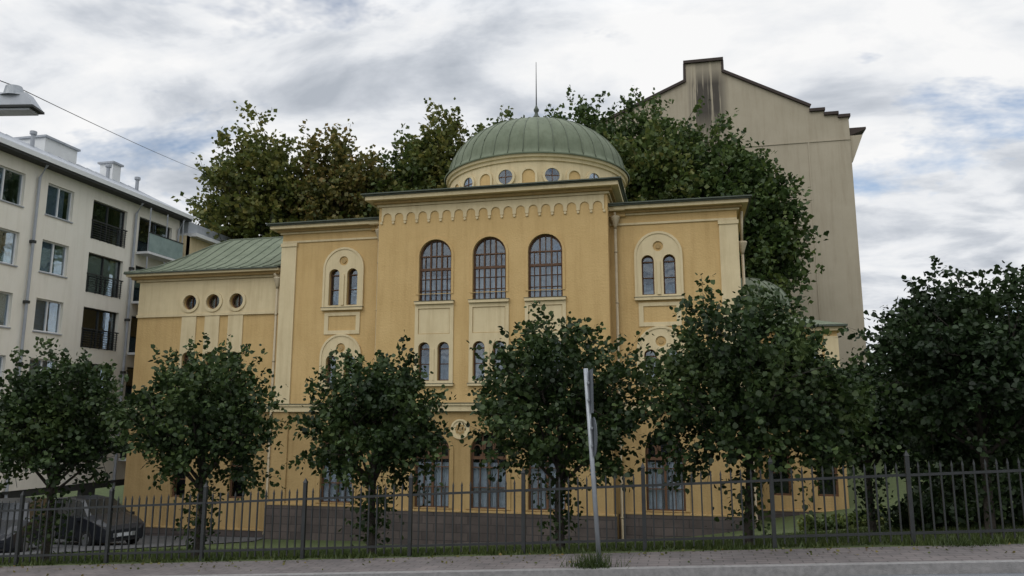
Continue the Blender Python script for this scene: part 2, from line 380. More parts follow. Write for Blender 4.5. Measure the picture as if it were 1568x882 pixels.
# central arcaded frieze
W=R1-L1-.24; n=18; p=W/n; x0=L1+.12; z_b=8.02
poly=[(x0+W,8.6),(x0,8.6),(x0,z_b)]
for i in range(n):
    a=x0+i*p; l=.07; r=(p-2*l)/2; cx=a+p/2; zc=8.17
    poly+=[(a+l,z_b)]+[(cx+r*math.cos(math.pi-math.pi*k/8),zc+r*math.sin(math.pi-math.pi*k/8)) for k in range(9)]+[(a+p-l,z_b)]
poly.append((x0+W,z_b))
trim.slab([poly],pf,-.04,.02,'cream')
for i in range(n+1):
    a=x0+i*p; trim.slab([circ(a,7.95,.055,8)],pf,-.055,-.0,'cream')
a0,a1,b0,b1=L1-.58,R1+.58,TC-.58,45.5
roof.hexa([(a0,b0,9.101),(a1,b0,9.101),(a1,b1,9.101),(a0,b1,9.101)],[(CX-3,36,10.3),(CX+3,36,10.3),(CX+3,42,10.3),(CX-3,42,10.3)],'copper')
for a0,a1 in ((L0-.5,L1-.02),(R1+.02,R0+.5)):
    roof.hexa([(a0,TW-.5,8.321),(a1,TW-.5,8.321),(a1,45.4,8.321),(a0,45.4,8.321)],[(a0+1.5 if a0<-10 else a0,32.5,8.8),(a1 if a0<-10 else a1-1.5,32.5,8.8),(a1 if a0<-10 else a1-1.5,43,8.8),(a0+1.5 if a0<-10 else a0,43,8.8)],'copper')
roof.tube([(-12.6,34,8.4),(-12.6,34,10.5)],.16,'greymetal',10); roof.tube([(-12.6,34,10.5),(-12.6,34,10.65)],.22,'greymetal',10)
roof.tube([(-13.1,34,8.4),(-13.1,34,10.2)],.10,'greymetal',10)
# dome
DX,DY=CX+.02,39.2
dome=MB(); drum=MB()
drum.revolve(DX,DY,[(4.62,9.2),(4.62,12.15),(4.70,12.15),(4.72,12.3),(4.82,12.32),(4.86,12.46)],'cream',96)
drum.revolve(DX,DY,[(4.62,10.55),(4.80,10.55),(4.80,10.72),(4.62,10.74)],'cream',96)
zr=12.47; prof=[(4.92,zr-.03),(4.95,zr+.03),(4.80,zr+.10)]
DH=3.1
for i in range(1,23):
    a=i/23*math.pi/2; prof.append((4.72*math.cos(a)**1.02, zr+.12+DH*math.sin(a)))
prof+=[(.30,zr+DH+.2),(.16,zr+DH+.45),(.13,zr+DH+.55)]
dome.revolve(DX,DY,prof,'copper',96)
for k in range(40):
    t=2*math.pi*(k+.3)/40; dome.tube([(DX+(r+.008)*math.cos(t),DY+(r+.008)*math.sin(t),z+.008) for r,z in prof[2:-3]],.022,'copper_rib',5)
fin=MB(); q=zr+DH-3.75
fin.revolve(DX,DY,[(.02,q+4.2),(.20,q+4.25),(.22,q+4.38),(.12,q+4.5),(.08,q+4.65),(.14,q+4.75),(.15,q+4.83),(.08,q+4.95),(.03,q+5.1)],'copper_dk',20)
fin.tube([(DX,DY,q+5.0),(DX,DY,q+7.6)],[.035,.015],'iron',8)
fin.obj('finial',syn,True)
for k in range(26):
    ph=-R(8)+2*math.pi*k/26; d=(math.sin(ph),-math.cos(ph)); ta=(math.cos(ph),math.sin(ph))
    def pl(a,b,c,d=d,ta=ta): return (DX+d[0]*(4.62-c)+ta[0]*a, DY+d[1]*(4.62-c)+ta[1]*a, b)
    if k%2==0:
        drum.slab([circ(0,11.42,.48),circ(0,11.42,.36)],pl,-.09,.03,'cream')
        drum.slab([circ(0,11.42,.37)],pl,-.03,.02,'dark'); 
        glass.slab([circ(0,11.42,.358)],pl,-.045,-.04,'glass')
        drum.pbox(pl,-.02,.02,11.08,11.76,-.065,-.05,'wood'); drum.pbox(pl,-.34,.34,11.40,11.44,-.068,-.052,'wood')
    else:
        drum.slab([arch(0,10.78,11.86,.84),arch(0,10.80,11.74,.62)],pl,-.07,.03,'cream')
        drum.slab([arch(0,10.81,11.735,.615)],pl,-.012,.02,'ochre')
dome.obj('dome_roof',syn,True); drum.obj('dome_drum',syn)

# left low wing
TL=30.1; pl_=front(TL); A0,A1=-24.0,L0-.002
rx=[-21.35,-20.2,-19.05]
hl=[circ(x,5.12,.33) for x in rx]+[arch(x,1.2,2.9,.45) for x in rx]
walls.slab([rect(A0,A1,BZ,6.2)]+hl,pl_,0,.35,'ochre')
lw=[(-21.35,.7),(-18.6,.7)]
walls.slab([rect(A0,A1,ZB,BZ-.002)]+[arch(x,-3.3,-1.6,w) for x,w in lw],pl_,0,.35,'ochre_shaded')
trim.slab([rect(A0+.01,A1-.01,4.62,6.1)]+[circ(x,5.12,.332) for x in rx],pl_,-.04,.02,'cream')
trim.pbox(pl_,A0-.02,A1,4.50,4.618,-.075,.02,'cream')
for x in rx:
    trim.slab([circ(x,5.12,.46),circ(x,5.12,.334)],pl_,-.09,-.035,'cream')
    frames.slab([circ(x,5.12,.328),circ(x,5.12,.27)],pl_,.14,.22,'wood')
    glass.slab([circ(x,5.12,.32)],pl_,.18,.185,'glass'); inner.pbox(pl_,x-.5,x+.5,4.5,5.7,.6,.65,'dark')
    frames.pbox(pl_,x-.015,x+.015,4.82,5.42,.13,.2,'wood')
    trim.slab([rect(x-.36,x+.36,1.1,4.49),arch(x,1.2,2.9,.452)],pl_,-.05,.02,'cream')
    window(pl_,x,1.2,2.9,.45,'small',.4)
for x,w in lw: window(pl_,x,-3.3,-1.6,w,'small',0)
walls.box(A0,A0+.3,TL+.352,41,ZB,6.2,'ochre')
plinth(A0-.12,A1-.1,TL,-4.55); belt(A0-.13,A1-.14,TL)
for i,(h,o,mt) in enumerate([(.10,.12,'cream'),(.12,.28,'ochre_shaded'),(.10,.44,'cream'),(.06,.52,'copper_dk')]):
    z=6.12+sum([.10,.12,.10,.06][:i]); roof.box(A0-o,A1-.12,TL-o,41,z,z+h-.002,mt)
e0,e1,f0=A0-.5,A1-.1,TL-.5; zr0=6.502; RX=-22.2; RT=34.2; RZ=9.0
lev=[0,.12,.3,.55,.8,1.0]; zz=[0,.16,.52,1.2,1.95,2.45]
ring=[]
for l,z in zip(lev,zz):
    ring.append([(e0+(RX-e0)*l,f0+(RT-f0)*l,zr0+z),(e1,f0+(RT-f0)*l,zr0+z),(e0+(RX-e0)*l,41,zr0+z)])
for q in range(5):
    a=ring[q];b=ring[q+1]
    roof.add([a[0],a[1],b[1],b[0]],[(0,1,2,3)],'copper'); roof.add([a[0],a[2],b[2],b[0]],[(3,2,1,0)],'copper')
roof.add([ring[-1][0],ring[-1][1],(e1,41,RZ-.05),ring[-1][2]],[(0,1,2,3)],'copper')
x=e0+.3
while x<e1:
    lm=min(1,(x-e0)/(RX-e0)); pts=[]
    for l,z in zip(lev,zz):
        if l<=lm+1e-6: pts.append((x,f0+(RT-f0)*l,zr0+z+.015))
    if lm<1: pts.append((x,f0+(RT-f0)*lm,zr0+float(np.interp(lm,lev,zz))+.015))
    if len(pts)>1: roof.tube(pts,.024,'copper_rib',5)
    x+=.55
roof.tube([(a[0][0],a[0][1],a[0][2]+.02) for a in ring],.045,'copper_rib',6)
roof.tube([ring[-1][0],ring[-1][1]],.05,'copper_rib',6)

# right low annex with half dome
TR=32.0; pr=front(TR); B0,B1=R0+.002,5.9
walls.slab([rect(B0,B1,BZ,3.5),arch(4.9,1.4,2.8,.5),arch(3.6,1.4,2.8,.5)],pr,0,.35,'ochre')
walls.slab([rect(B0,B1,ZB,BZ-.002),arch(5.2,-2.9,-1.0,.75),arch(3.5,-2.9,-1.0,.75)],pr,0,.35,'ochre_shaded')
for x in (4.9,3.6): window(pr,x,1.4,2.8,.5,'small',.3); trim.slab([arch(x,1.3,3.0,.8),arch(x,1.4,2.8,.502)],pr,-.05,.02,'cream')
for x in (5.2,3.5): window(pr,x,-2.9,-1.0,.75,'small',0)
walls.box(B1-.3,B1,TR+.352,41,ZB,3.5,'ochre')
plinth(B0,B1+.12,TR); belt(B0,B1+.13,TR)
trim.pbox(pr,B1-.5,B1+.02,.63,3.2,-.05,.02,'cream')
roof.box(B0,B1+.2,TR-.2,41,3.4,3.55,'cream'); roof.box(B0,B1+.35,TR-.35,41,3.552,3.63,'copper_dk')
roof.hexa([(B0,TR-.33,3.632),(B1+.33,TR-.33,3.632),(B1+.33,41,3.632),(B0,41,3.632)],[(B0,34,4.3),(B1-1.8,34,4.3),(B1-1.8,41,4.3),(B0,41,4.3)],'copper')
rd=MB(); rx_,ry_=2.75,36.6
rd.revolve(rx_,ry_,[(2.0,3.8),(2.0,4.75),(2.1,4.78),(2.1,4.9)],'cream',48)
rd.revolve(rx_,ry_,[(2.2,4.91)]+[(2.1*math.cos(a),4.95+1.45*math.sin(a)) for a in [i/12*math.pi/2 for i in range(13)]],'copper',48)
for k in range(20):
    t=2*math.pi*k/20; rd.tube([(rx_+(2.11*math.cos(a))*math.cos(t),ry_+2.11*math.cos(a)*math.sin(t),4.96+1.45*math.sin(a)) for a in [i/10*1.5 for i in range(11)]],.02,'copper_rib',5)
rd.obj('annex_dome',syn,True)
def downpipe(x,t,ztop,elbow=None):
    pipes.tube([(x,t-.1,ZB+.95),(x,t,ZB+1.15),(x,t,ztop)],.055,'metal_cream',10)
    pipes.tube([(x,t,ztop),(x,t,ztop+.12),(x,t,ztop+.42),(x,t,ztop+.5)],[.06,.08,.19,.19],'metal_cream',10)
    z=ZB+2
    while z<ztop-.5: pipes.tube([(x,t,z),(x,t,z+.05)],.07,'metal_cream',10); z+=2
    if elbow: pipes.tube([(x,t,ztop+.45),elbow],.05,'metal_cream',8)
downpipe(L1-.20,TW-.22,7.35,(L1-.2,TW-.3,8.0)); downpipe(R1+.24,TW-.22,7.35,(R1+.24,TW-.3,8.0))
downpipe(L0-.20,TL-.24,5.55,(L0-.3,TL-.4,6.2)); downpipe(R0+.16,TW+.25,6.2,(R0+.2,TW+.2,7.9))
walls.obj('walls',syn); trim.obj('cornices_and_trim',syn); frames.obj('window_frames',syn); glass.obj('window_glass',syn)
inner.obj('window_interiors',syn); roof.obj('roofs_and_eaves',syn); pipes.obj('downpipes',syn,True)

# ------------------------------------------------------------------ white apartment building (left)
ap=empty('apartment_building'); aw=MB(); af=MB(); ag=MB()
XS=-27.0
def pa(a,b,c): return (XS-c,a,b)
fl=[8.85,6.3,3.72,1.14,-1.44]; cols=[(21.5,23.0,'w'),(24.4,26.3,'w'),(27.5,29.0,'w'),(30.2,32.5,'b'),(33.4,36.0,'g'),(38.2,39.8,'w'),(41.5,43.2,'w')]
holes=[];hole2=[]
for z in fl:
    for a0,a1,k in cols:
        (holes if a0<36.5 else hole2).append(rect(a0,a1,z-(.45 if k!='w' else 0),z+1.42))
aw.slab([rect(12,36.6,-2.9,10.85)]+holes,pa,0,.3,'whitewall')
aw.slab([rect(36.602,46,-5.6,10.0)]+hole2[2:] ,pa,-.5,-.2,'cream')
aw.box(XS,XS+.5,36.604,36.9,-5.6,10.0,'cream')
aw.slab([rect(12,36.6,-5.6,-2.902)]+[rect(a,a+3.2,-5.2,-3.2) for a in (24,28,32)],pa,.05,.3,'darkframe')
aw.box(XS-12,XS-.302,12,12.3,-5.6,10.85,'whitewall')
for zi,z in enumerate(fl):
    for a0,a1,k in cols:
        off=-.5 if a0>36.5 else 0
        if a0>36.5 and zi==0: continue
        def pq(a,b,c,off=off): return (XS-c-off,a,b)
        zl=z-(.45 if k!='w' else 0); zt=z+1.42
        mt='darkframe' if k!='w' else 'whitetrim'; dep=.12 if k=='w' else .16
        af.slab([rect(a0+.003,a1-.003,zl+.003,zt-.003),rect(a0+.06,a1-.06,zl+.06,zt-.06)],pq,dep,dep+.08,mt)
        am=(a0+a1)/2
        af.pbox(pq,am-.03,am+.03,zl+.05,zt-.05,dep-.01,dep+.07,mt)
        ag.pbox(pq,a0+.02,a1-.02,zl+.02,zt-.02,dep+.04,dep+.045,'glass')
        af.pbox(pq,a0-.3,a1+.3,zl-.3,zt+.3,1.0,1.05,'dark')
        if k=='w':
            cw=random.choice([.5,.8,1.0]); af.pbox(pq,a0,a0+(a1-a0)*cw,zl,zt,.25,.26,'curtain')
            af.pbox(pq,a0-.04,a1+.04,zl-.05,zl-.002,-.05,.1,'greymetal')
        if k=='b':
            for q in range(7): af.pbox(pq,a0+.02,a1-.02,zl+.08+q*.11,zl+.10+q*.11,-.06,-.03,'darkframe')
            for aa in np.linspace(a0+.05,a1-.05,5): af.pbox(pq,aa-.015,aa+.015,zl-.02,zl+.85,-.03,0,'darkframe')
            af.pbox(pq,a0-.02,a1+.02,zl+.84,zl+.89,-.08,-.0,'darkframe')
        if k=='g':
            af.pbox(pq,a0-.1,a1+.1,zl-.12,zl-.003,-.75,.1,'whitetrim')
            af.pbox(pq,a0-.05,a1+.05,zl+.02,zl+.95,-.72,-.69,'balcglass')
            af.pbox(pq,a0-.06,a1+.06,zl+.955,zl+1.0,-.74,-.67,'darkframe')
            for aa in (a0-.03,am,a1+.03): af.pbox(pq,aa-.02,aa+.02,zl,zt+.4,-.68,-.63,'greymetal')
aw.box(XS-12,XS+.55,12,36.9,10.852,10.95,'darkframe'); aw.box(XS-12,XS+.60,12,36.95,10.952,11.16,'whitetrim')
aw.hexa([(XS-12,12,11.162),(XS+.55,12,11.162),(XS+.55,36.9,11.162),(XS-12,36.9,11.162)],[(XS-12,12,12.9),(XS-3.0,12,12.9),(XS-3.0,36.0,12.9),(XS-12,36.0,12.9)],'greymetal')
aw.box(XS-12,XS+.9,36.902,46,10.002,10.2,'whitetrim')
aw.box(XS-11,XS+.3,36.962,46,10.2,10.9,'greymetal')
for (a,b,h,w) in ((20,21,13.6,1.2),(25.2,26.4,13.5,1.0),(29.5,31.5,13.3,1.6),(34,34.6,13.5,.6)):
    aw.box(XS-2.6-w,XS-2.4,a,b,11.3,h,'whitetrim'); aw.box(XS-2.7-w,XS-2.3,a-.1,b+.1,h+.002,h+.1,'greymetal')
for a in (23.3,24.0,28.2,33.0,35.2): aw.tube([(XS-1.8,a,11.3),(XS-1.8,a,12.9)],.09,'greymetal',8); aw.tube([(XS-1.8,a,12.9),(XS-1.8,a,13.05)],.15,'greymetal',8)
for a in np.arange(13,36.5,.62): aw.tube([(XS+.5,a,11.18),(XS-2.98,a,12.90)],.02,'greymetal',4)
for a in (26.9,33.0,36.4):
    aw.tube([(XS+.12,a,-4.5),(XS+.12,a,10.3),(XS+.45,a,10.85)],.06,'greymetal',8)
    for z in np.arange(-3,10,2.6): aw.box(XS,XS+.2,a-.09,a+.09,z,z+.12,'darkframe')
aw.obj('walls',ap); af.obj('windows_and_balconies',ap); ag.obj('window_glass',ap)

# ------------------------------------------------------------------ tall gabled building behind
def stained():
    m=surf('beige_firewall_stained',(.41,.36,.275),(.365,.32,.24),.5,.92,.15,18,streak=.15,dirt=(.84,.82,.8))
    nt=m.node_tree; N=nt.nodes; L=nt.links
    b=[n for n in N if n.type=='BSDF_PRINCIPLED'][0]; src=b.inputs['Base Color'].links[0].from_socket
    g=N.new('ShaderNodeNewGeometry'); s=N.new('ShaderNodeSeparateXYZ'); L.new(g.outputs['Position'],s.inputs[0])
    mp=N.new('ShaderNodeMapping'); mp.inputs['Scale'].default_value=(2.6,1,.10); L.new(g.outputs['Position'],mp.inputs['Vector'])
    n=N.new('ShaderNodeTexNoise'); n.inputs['Scale'].default_value=1.3; n.inputs['Detail'].default_value=7; n.inputs['Roughness'].default_value=.65; L.new(mp.outputs[0],n.inputs['Vector'])
    def rng_(o,a,b_,c,d):
        r=N.new('ShaderNodeMapRange'); r.inputs[1].default_value=a; r.inputs[2].default_value=b_; r.inputs[3].default_value=c; r.inputs[4].default_value=d; L.new(o,r.inputs[0]); return r.outputs[0]
    a=rng_(s.outputs['Z'],18.5,22.0,0,1); a2=rng_(s.outputs['Z'],24.2,25.3,1,.35)
    x1=rng_(s.outputs['X'],1.0,1.5,0,1); x2=rng_(s.outputs['X'],3.2,4.0,1,0)
    nn=rng_(n.outputs['Fac'],.39,.50,0,1)
    cur=a
    for o in (a2,x1,x2,nn):
        q=N.new('ShaderNodeMath'); q.operation='MULTIPLY'; L.new(cur,q.inputs[0]); L.new(o,q.inputs[1]); cur=q.outputs[0]
    q=N.new('ShaderNodeMath'); q.operation='MULTIPLY'; q.inputs[1].default_value=.92; L.new(cur,q.inputs[0])
    mx=N.new('ShaderNodeMix'); mx.data_type='RGBA'; L.new(q.outputs[0],mx.inputs['Factor']); L.new(src,mx.inputs['A']); mx.inputs['B'].default_value=(.045,.04,.036,1)
    L.new(mx.outputs['Result'],b.inputs['Base Color']); return m
M['stained']=stained()
tb=empty('tall_gabled_building'); tw=MB(); tr=MB()
P=55.0; pt=front(P)
prof=[(11.9,-4),(11.9,20.8),(11.2,20.8),(11.2,21.05),(10.3,21.05),(10.3,21.4),(9.4,21.4),(9.4,21.75),(3.5,25.0),(3.5,25.9),(.95,25.9),(.95,24.5),(-9,20.2),(-9,-4)]
tw.slab([prof],pt,0,14,'stained')
tw.pbox(pt,-8.9,11.9,19.16,19.24,-.05,-.001,'tallwall'); tw.pbox(pt,9.1,9.2,-3.9,19.15,-.05,-.001,'tallwall')
def cop(p,q,w=.20,o=.18):
    d=Vector((q[0]-p[0],q[1]-p[1])); n=Vector((-d.y,d.x)).normalized()*w
    if n.y<0: n=-n
    tr.slab([[(p[0],p[1]+.003),(q[0],q[1]+.003),(q[0]+n.x,q[1]+n.y),(p[0]+n.x,p[1]+n.y)]],pt,-o,14.1,'brownroof')
cop((3.5,25.0),(9.4,21.75)); cop((.95,24.5),(-9,20.2))
for a0,a1,z in ((.8,3.65,25.9),(9.35,10.38,21.4),(10.3,11.25,21.05),(11.2,12.0,20.8)): tr.pbox(pt,a0,a1,z+.004,z+.22,-.18,14.1,'brownroof')
for a0,a1,z0_,z1_ in ((.78,.93,24.5,25.9),(3.52,3.67,25.0,25.9)): tr.pbox(pt,a0,a1,z0_,z1_,-.1,14.1,'brownroof')
tr.slab([[(11.92,19.5),(13.0,19.9),(13.0,20.05),(11.92,20.05)]],pt,.1,14,'brownroof')
tr.slab([[(11.92,17.6),(12.0,17.6),(12.75,19.5),(11.92,19.48)]],pt,.1,13.9,'tallwall')
tw.obj('firewall',tb); tr.obj('roof_edges',tb)

# ------------------------------------------------------------------ trees
LEAF=np.array([(0,0,0),(.22,.40,.10),(.62,.40,.10),(1.05,0,0),(.62,-.40,.10),(.22,-.40,.10)])
LEAF4=np.array([(0,0,0),(.45,.48,.12),(1.05,0,0),(.5,-.46,.10)])
def leaves(pos,axis,size,simple=False):
    LF=LEAF4 if simple else LEAF
    n=len(pos); axis=axis/np.linalg.norm(axis,axis=1,keepdims=True)
    nr=rng.normal(size=(n,3)); nr[:,2]+=1.0
    side=np.cross(nr,axis); side/=np.linalg.norm(side,axis=1,keepdims=True)+1e-9
    nn=np.cross(axis,side); sz=size*rng.uniform(.6,1.3,n)[:,None,None]
    return pos[:,None,:]+sz*(LF[None,:,0:1]*axis[:,None,:]+LF[None,:,1:2]*side[:,None,:]+LF[None,:,2:3]*nn[:,None,:])
def tree(name,base,C,rad,ntwig,nleaf,lsize,tlen,trunk_r,mat,limbs=9,lean=(0,0),seed=0,low=-.55,extra_low=0,lump=.18,up=.45,pw_=.55):
    r=np.random.default_rng(seed); rd=random.Random(seed)
    e=empty(name); C=np.array(C,float); rad=np.array(rad,float)
    ph=r.uniform(0,6.28,8); fr=r.integers(2,6,4)
    def lumpf(d):
        az=np.arctan2(d[:,1],d[:,0]); el=np.arcsin(np.clip(d[:,2],-1,1))
        return 1+lump*(np.sin(fr[0]*az+ph[0])*np.cos(2*el+ph[1])+.7*np.sin(fr[1]*az+3*el+ph[2])+.6*np.sin(5*el+fr[2]*az+ph[3]))
    d=r.normal(size=(ntwig*3,3)); d/=np.linalg.norm(d,axis=1,keepdims=True); d=d[d[:,2]>low][:ntwig]; n=len(d)
    u=r.uniform(.05,1,n)**pw_
    lf=lumpf(d); R_=rad[None]*lf[:,None]*u[:,None]
    st=C+d*R_*.90
    td=d*.8+np.array([0,0,up])+r.normal(size=(n,3))*.35; td/=np.linalg.norm(td,axis=1,keepdims=True)
    ln=tlen*r.uniform(.4,1.2,n); lg=r.uniform(0,1,n)>.90; ln[lg]*=1.5
    k=nleaf; f=np.linspace(.05,1,k)[None,:,None]
    droop=np.array([0,0,-1])[None,None]*(f**2)*ln[:,None,None]*.18
    pos=st[:,None]+td[:,None]*ln[:,None,None]*f+droop+r.normal(size=(n,k,3))*lsize*.6
    ax=td[:,None]*.6+r.normal(size=(n,k,3))*.7+np.array([0,0,-.35])
    pos=pos.reshape(-1,3); ax=ax.reshape(-1,3)
    if extra_low:
        q=extra_low; b=np.array(base,float)
        hh=r.uniform(.12,.55,q); p2=b+(C-b)*hh[:,None]+r.normal(size=(q,3))*np.array([.19,.19,.1]); pos=np.vstack([pos,p2]); ax=np.vstack([ax,r.normal(size=(q,3))])
    simple=lsize>.15
    V=leaves(pos,ax,lsize,simple); fast_mesh('foliage',V,4 if simple else 6,mat,e)
    t=MB(); b=Vector(base); Cv=Vector(C)
    fork=b.lerp(Cv,.62)+Vector((lean[0],lean[1],0))
    mid=b.lerp(fork,.5)+Vector((rd.uniform(-1,1),rd.uniform(-1,1),0))*trunk_r*.6
    t.tube([b-Vector((0,0,.2)),b+Vector((0,0,.08)),mid,fork,Cv+Vector((0,0,rad[2]*.35))],[trunk_r*1.45,trunk_r*1.1,trunk_r*.9,trunk_r*.75,trunk_r*.25],'bark',10)
    for i in range(limbs):
        a=2*math.pi*i/limbs+rd.uniform(-.4,.4); el=rd.uniform(-.05,.9)
        s0=b.lerp(fork,rd.uniform(.72,1.05))
        dd=Vector((math.cos(a)*math.cos(el),math.sin(a)*math.cos(el),math.sin(el)))
        end=Cv+Vector((dd.x*rad[0]*.8,dd.y*rad[1]*.8,dd.z*rad[2]*.8-rad[2]*.1))
        m1=s0.lerp(end,.45)+Vector((0,0,-rad[2]*.08))
        t.tube([s0,m1,end],[trunk_r*.5,trunk_r*.3,trunk_r*.1],'bark',6)
        for q in range(4):
            s1=m1.lerp(end,rd.uniform(0,.8)); e1_=s1+(dd*.6+Vector((rd.gauss(0,.6),rd.gauss(0,.6),rd.gauss(.3,.4)))).normalized()*rad[0]*rd.uniform(.3,.5)
            t.tube([s1,e1_],[trunk_r*.16,trunk_r*.05],'bark',4)
    for i in range(0,n,3):
        p=Vector(st[i]); q=p+Vector(td[i])*float(ln[i])*.85; t.tube([p-Vector(td[i])*float(ln[i])*.5,q],[trunk_r*.07,trunk_r*.03],'bark',3)
    t.obj('trunk_and_branches',e,True)
    return e
TT=13.2
def lt(s,ztop,zbot,w,seed,t=TT,lean=0,n=430,mat='leaf_linden',k=24,ls=.083,low=-.85):
    b=(s+lean,t,ground(s,t)); C=(s,t,(ztop+zbot)/2-.02)
    tree('linden_tree',b,C,(w/2*.86,w/2*.82,(ztop-zbot)/2*.84),n,k,ls,.56,.075,mat,9,seed=seed,extra_low=300,lump=.16,low=low)
lt(-12.15,1.35,-1.60,3.0,1,n=540); lt(-8.85,1.50,-1.60,3.1,2,n=540,lean=-.05); lt(-5.45,1.42,-1.60,2.75,3,n=490)
lt(-2.10,1.95,-1.60,3.1,4,n=600); lt(1.05,2.30,-1.45,4.0,5,n=900,lean=-.15)
lt(4.75,2.75,-1.0,3.8,6,t=14.3,n=880,mat='leaf_dark'); lt(3.75,1.6,-1.6,2.6,16,t=18.0,n=500,mat='leaf_dark')
lt(7.4,2.9,-1.0,3.8,17,t=15.2,n=600,mat='leaf_dark'); lt(6.3,2.6,-2.2,3.6,18,t=19.5,n=500,mat='leaf_dark',ls=.11)
# big trees behind
def bt(s,t,ztop,zbot,w,seed,mat,n=620,ls=.29,k=26,up=.3):
    tree('maple_tree',(s,t,-4.6),(s,t,(ztop+zbot)/2),(w/2*.86,w/2*.8,(ztop-zbot)/2*.88),n,k,ls,1.6,.32,mat,10,seed=seed,lump=.15,low=-.8,up=up)
bt(-26.2,43,19.8,3,8.6,21,'leaf_yel',n=900); bt(-21.2,44.5,19.2,4,8,22,'leaf_orange',n=800); bt(-23.8,48,18.0,3,9,29,'leaf_mid',n=620)
bt(-17.2,46,18.8,4,7,31,'leaf_mid',n=620)
bt(-14.9,47,21.2,6,7.2,23,'leaf_yel',n=760); bt(-11.6,50,21.6,8,7.0,30,'leaf_mid',n=560)
bt(-6.4,51,22.8,8,8.5,24,'leaf_green',n=620); bt(-2.2,49,21.6,6,8.0,25,'leaf_green',n=620)
bt(1.4,46.5,18.5,4,8.0,26,'leaf_green',n=850); bt(3.8,45,16.6,3.2,5.7,27,'leaf_green',n=680); bt(-1.6,44.5,17.2,7,6.5,28,'leaf_mid',n=520)
# shrubs and hedges right
def mass(name,x0,x1,t0,t1,h,n,ls,mat,seed):
    r=np.random.default_rng(seed); p=np.empty((n,3)); p[:,0]=r.uniform(x0,x1,n); p[:,1]=r.uniform(t0,t1,n)
    hh=h*(.62+.22*np.sin(p[:,0]*1.7+seed)+.16*np.sin(p[:,0]*4.1+p[:,1]*2.3)); g_=np.array([ground(a,b) for a,b in p[:,:2]])
    p[:,2]=g_+hh*r.uniform(0,1,n)**.6
    sp_=ls>.15
    V=leaves(p,r.normal(size=(n,3))+np.array([0,0,.2]),ls,sp_); return fast_mesh(name,V,4 if sp_ else 6,mat)
mass('shrub_bed',4.3,12,17.0,19.5,1.2,9000,.11,'leaf_dark',41)
mass('shrub_bed',3.0,5.2,22.5,24,.6,2500,.09,'leaf_mid',42)
mass('hedge',6.4,24,22,26,5.2,24000,.22,'leaf_dark',43)
mass('background_trees',12,70,50,62,7.5,14000,.8,'leaf_green',44)
mass('background_trees',-90,-28,60,75,8,9000,1.0,'leaf_green',45)

# grass blades
def blades(name,x0,x1,t0,t1,n,h,seed,dens=None):
    r=np.random.default_rng(seed); p=np.empty((n,3)); p[:,0]=r.uniform(x0,x1,n); p[:,1]=r.uniform(t0,t1,n)
    if dens: 
        keep=(np.sin(p[:,0]*2.1)+np.sin(p[:,0]*5.3+p[:,1]*3)+r.uniform(-1,1,n))>dens; p=p[keep]; n=len(p)
    p[:,2]=[ground(a,b) for a,b in p[:,:2]]
    a=r.uniform(0,6.28,n); hh=h*r.uniform(.4,1.2,n); w=.006+.008*hh/h
    d=np.stack([np.cos(a)*w,np.sin(a)*w,0*a],1); top=p+np.stack([r.normal(0,.3,n)*hh,r.normal(0,.3,n)*hh,hh],1)
    V=np.stack([p-d,p+d,top],1); return fast_mesh(name,V,3,'blade')
blades('lawn_grass',-16,10,12.2,21,42000,.09,51); blades('grass_verge',-16,10,11.86,12.15,7000,.10,52,.4)
def tuft(name,x,t,z,n,h,seed,sp=.12):
    r=np.random.default_rng(seed); p=np.zeros((n,3)); p[:,0]=x+r.normal(0,sp,n); p[:,1]=t+r.normal(0,.06,n); p[:,2]=z
    hh=h*r.uniform(.3,1.1,n); a=r.uniform(0,6.28,n); d=np.stack([np.cos(a)*.006,np.sin(a)*.006,0*a],1)
    top=p+np.stack([r.normal(0,.4,n)*hh,r.normal(0,.3,n)*hh,hh],1); return fast_mesh(name,np.stack([p-d,p+d,top],1),3,'blade')
tuft('weed_tuft',-1.28,10.72,zst(-1.2),320,.25,61,.15)
tuft('weed_tuft',3.6,11.8,zst(3.6),300,.16,62,.3)
r=np.random.default_rng(71); n=380; p=np.zeros((n,3)); p[:,0]=r.uniform(-13,8,n); p[:,1]=11.86-np.abs(r.normal(0,.40,n)).clip(0,1.1); p[:,2]=[zst(a)+.02 for a in p[:,0]]
ax=r.normal(size=(n,3)); ax[:,2]*=.1; fast_mesh('fallen_leaves',leaves(p,ax,.042),6,'leaf_orange')

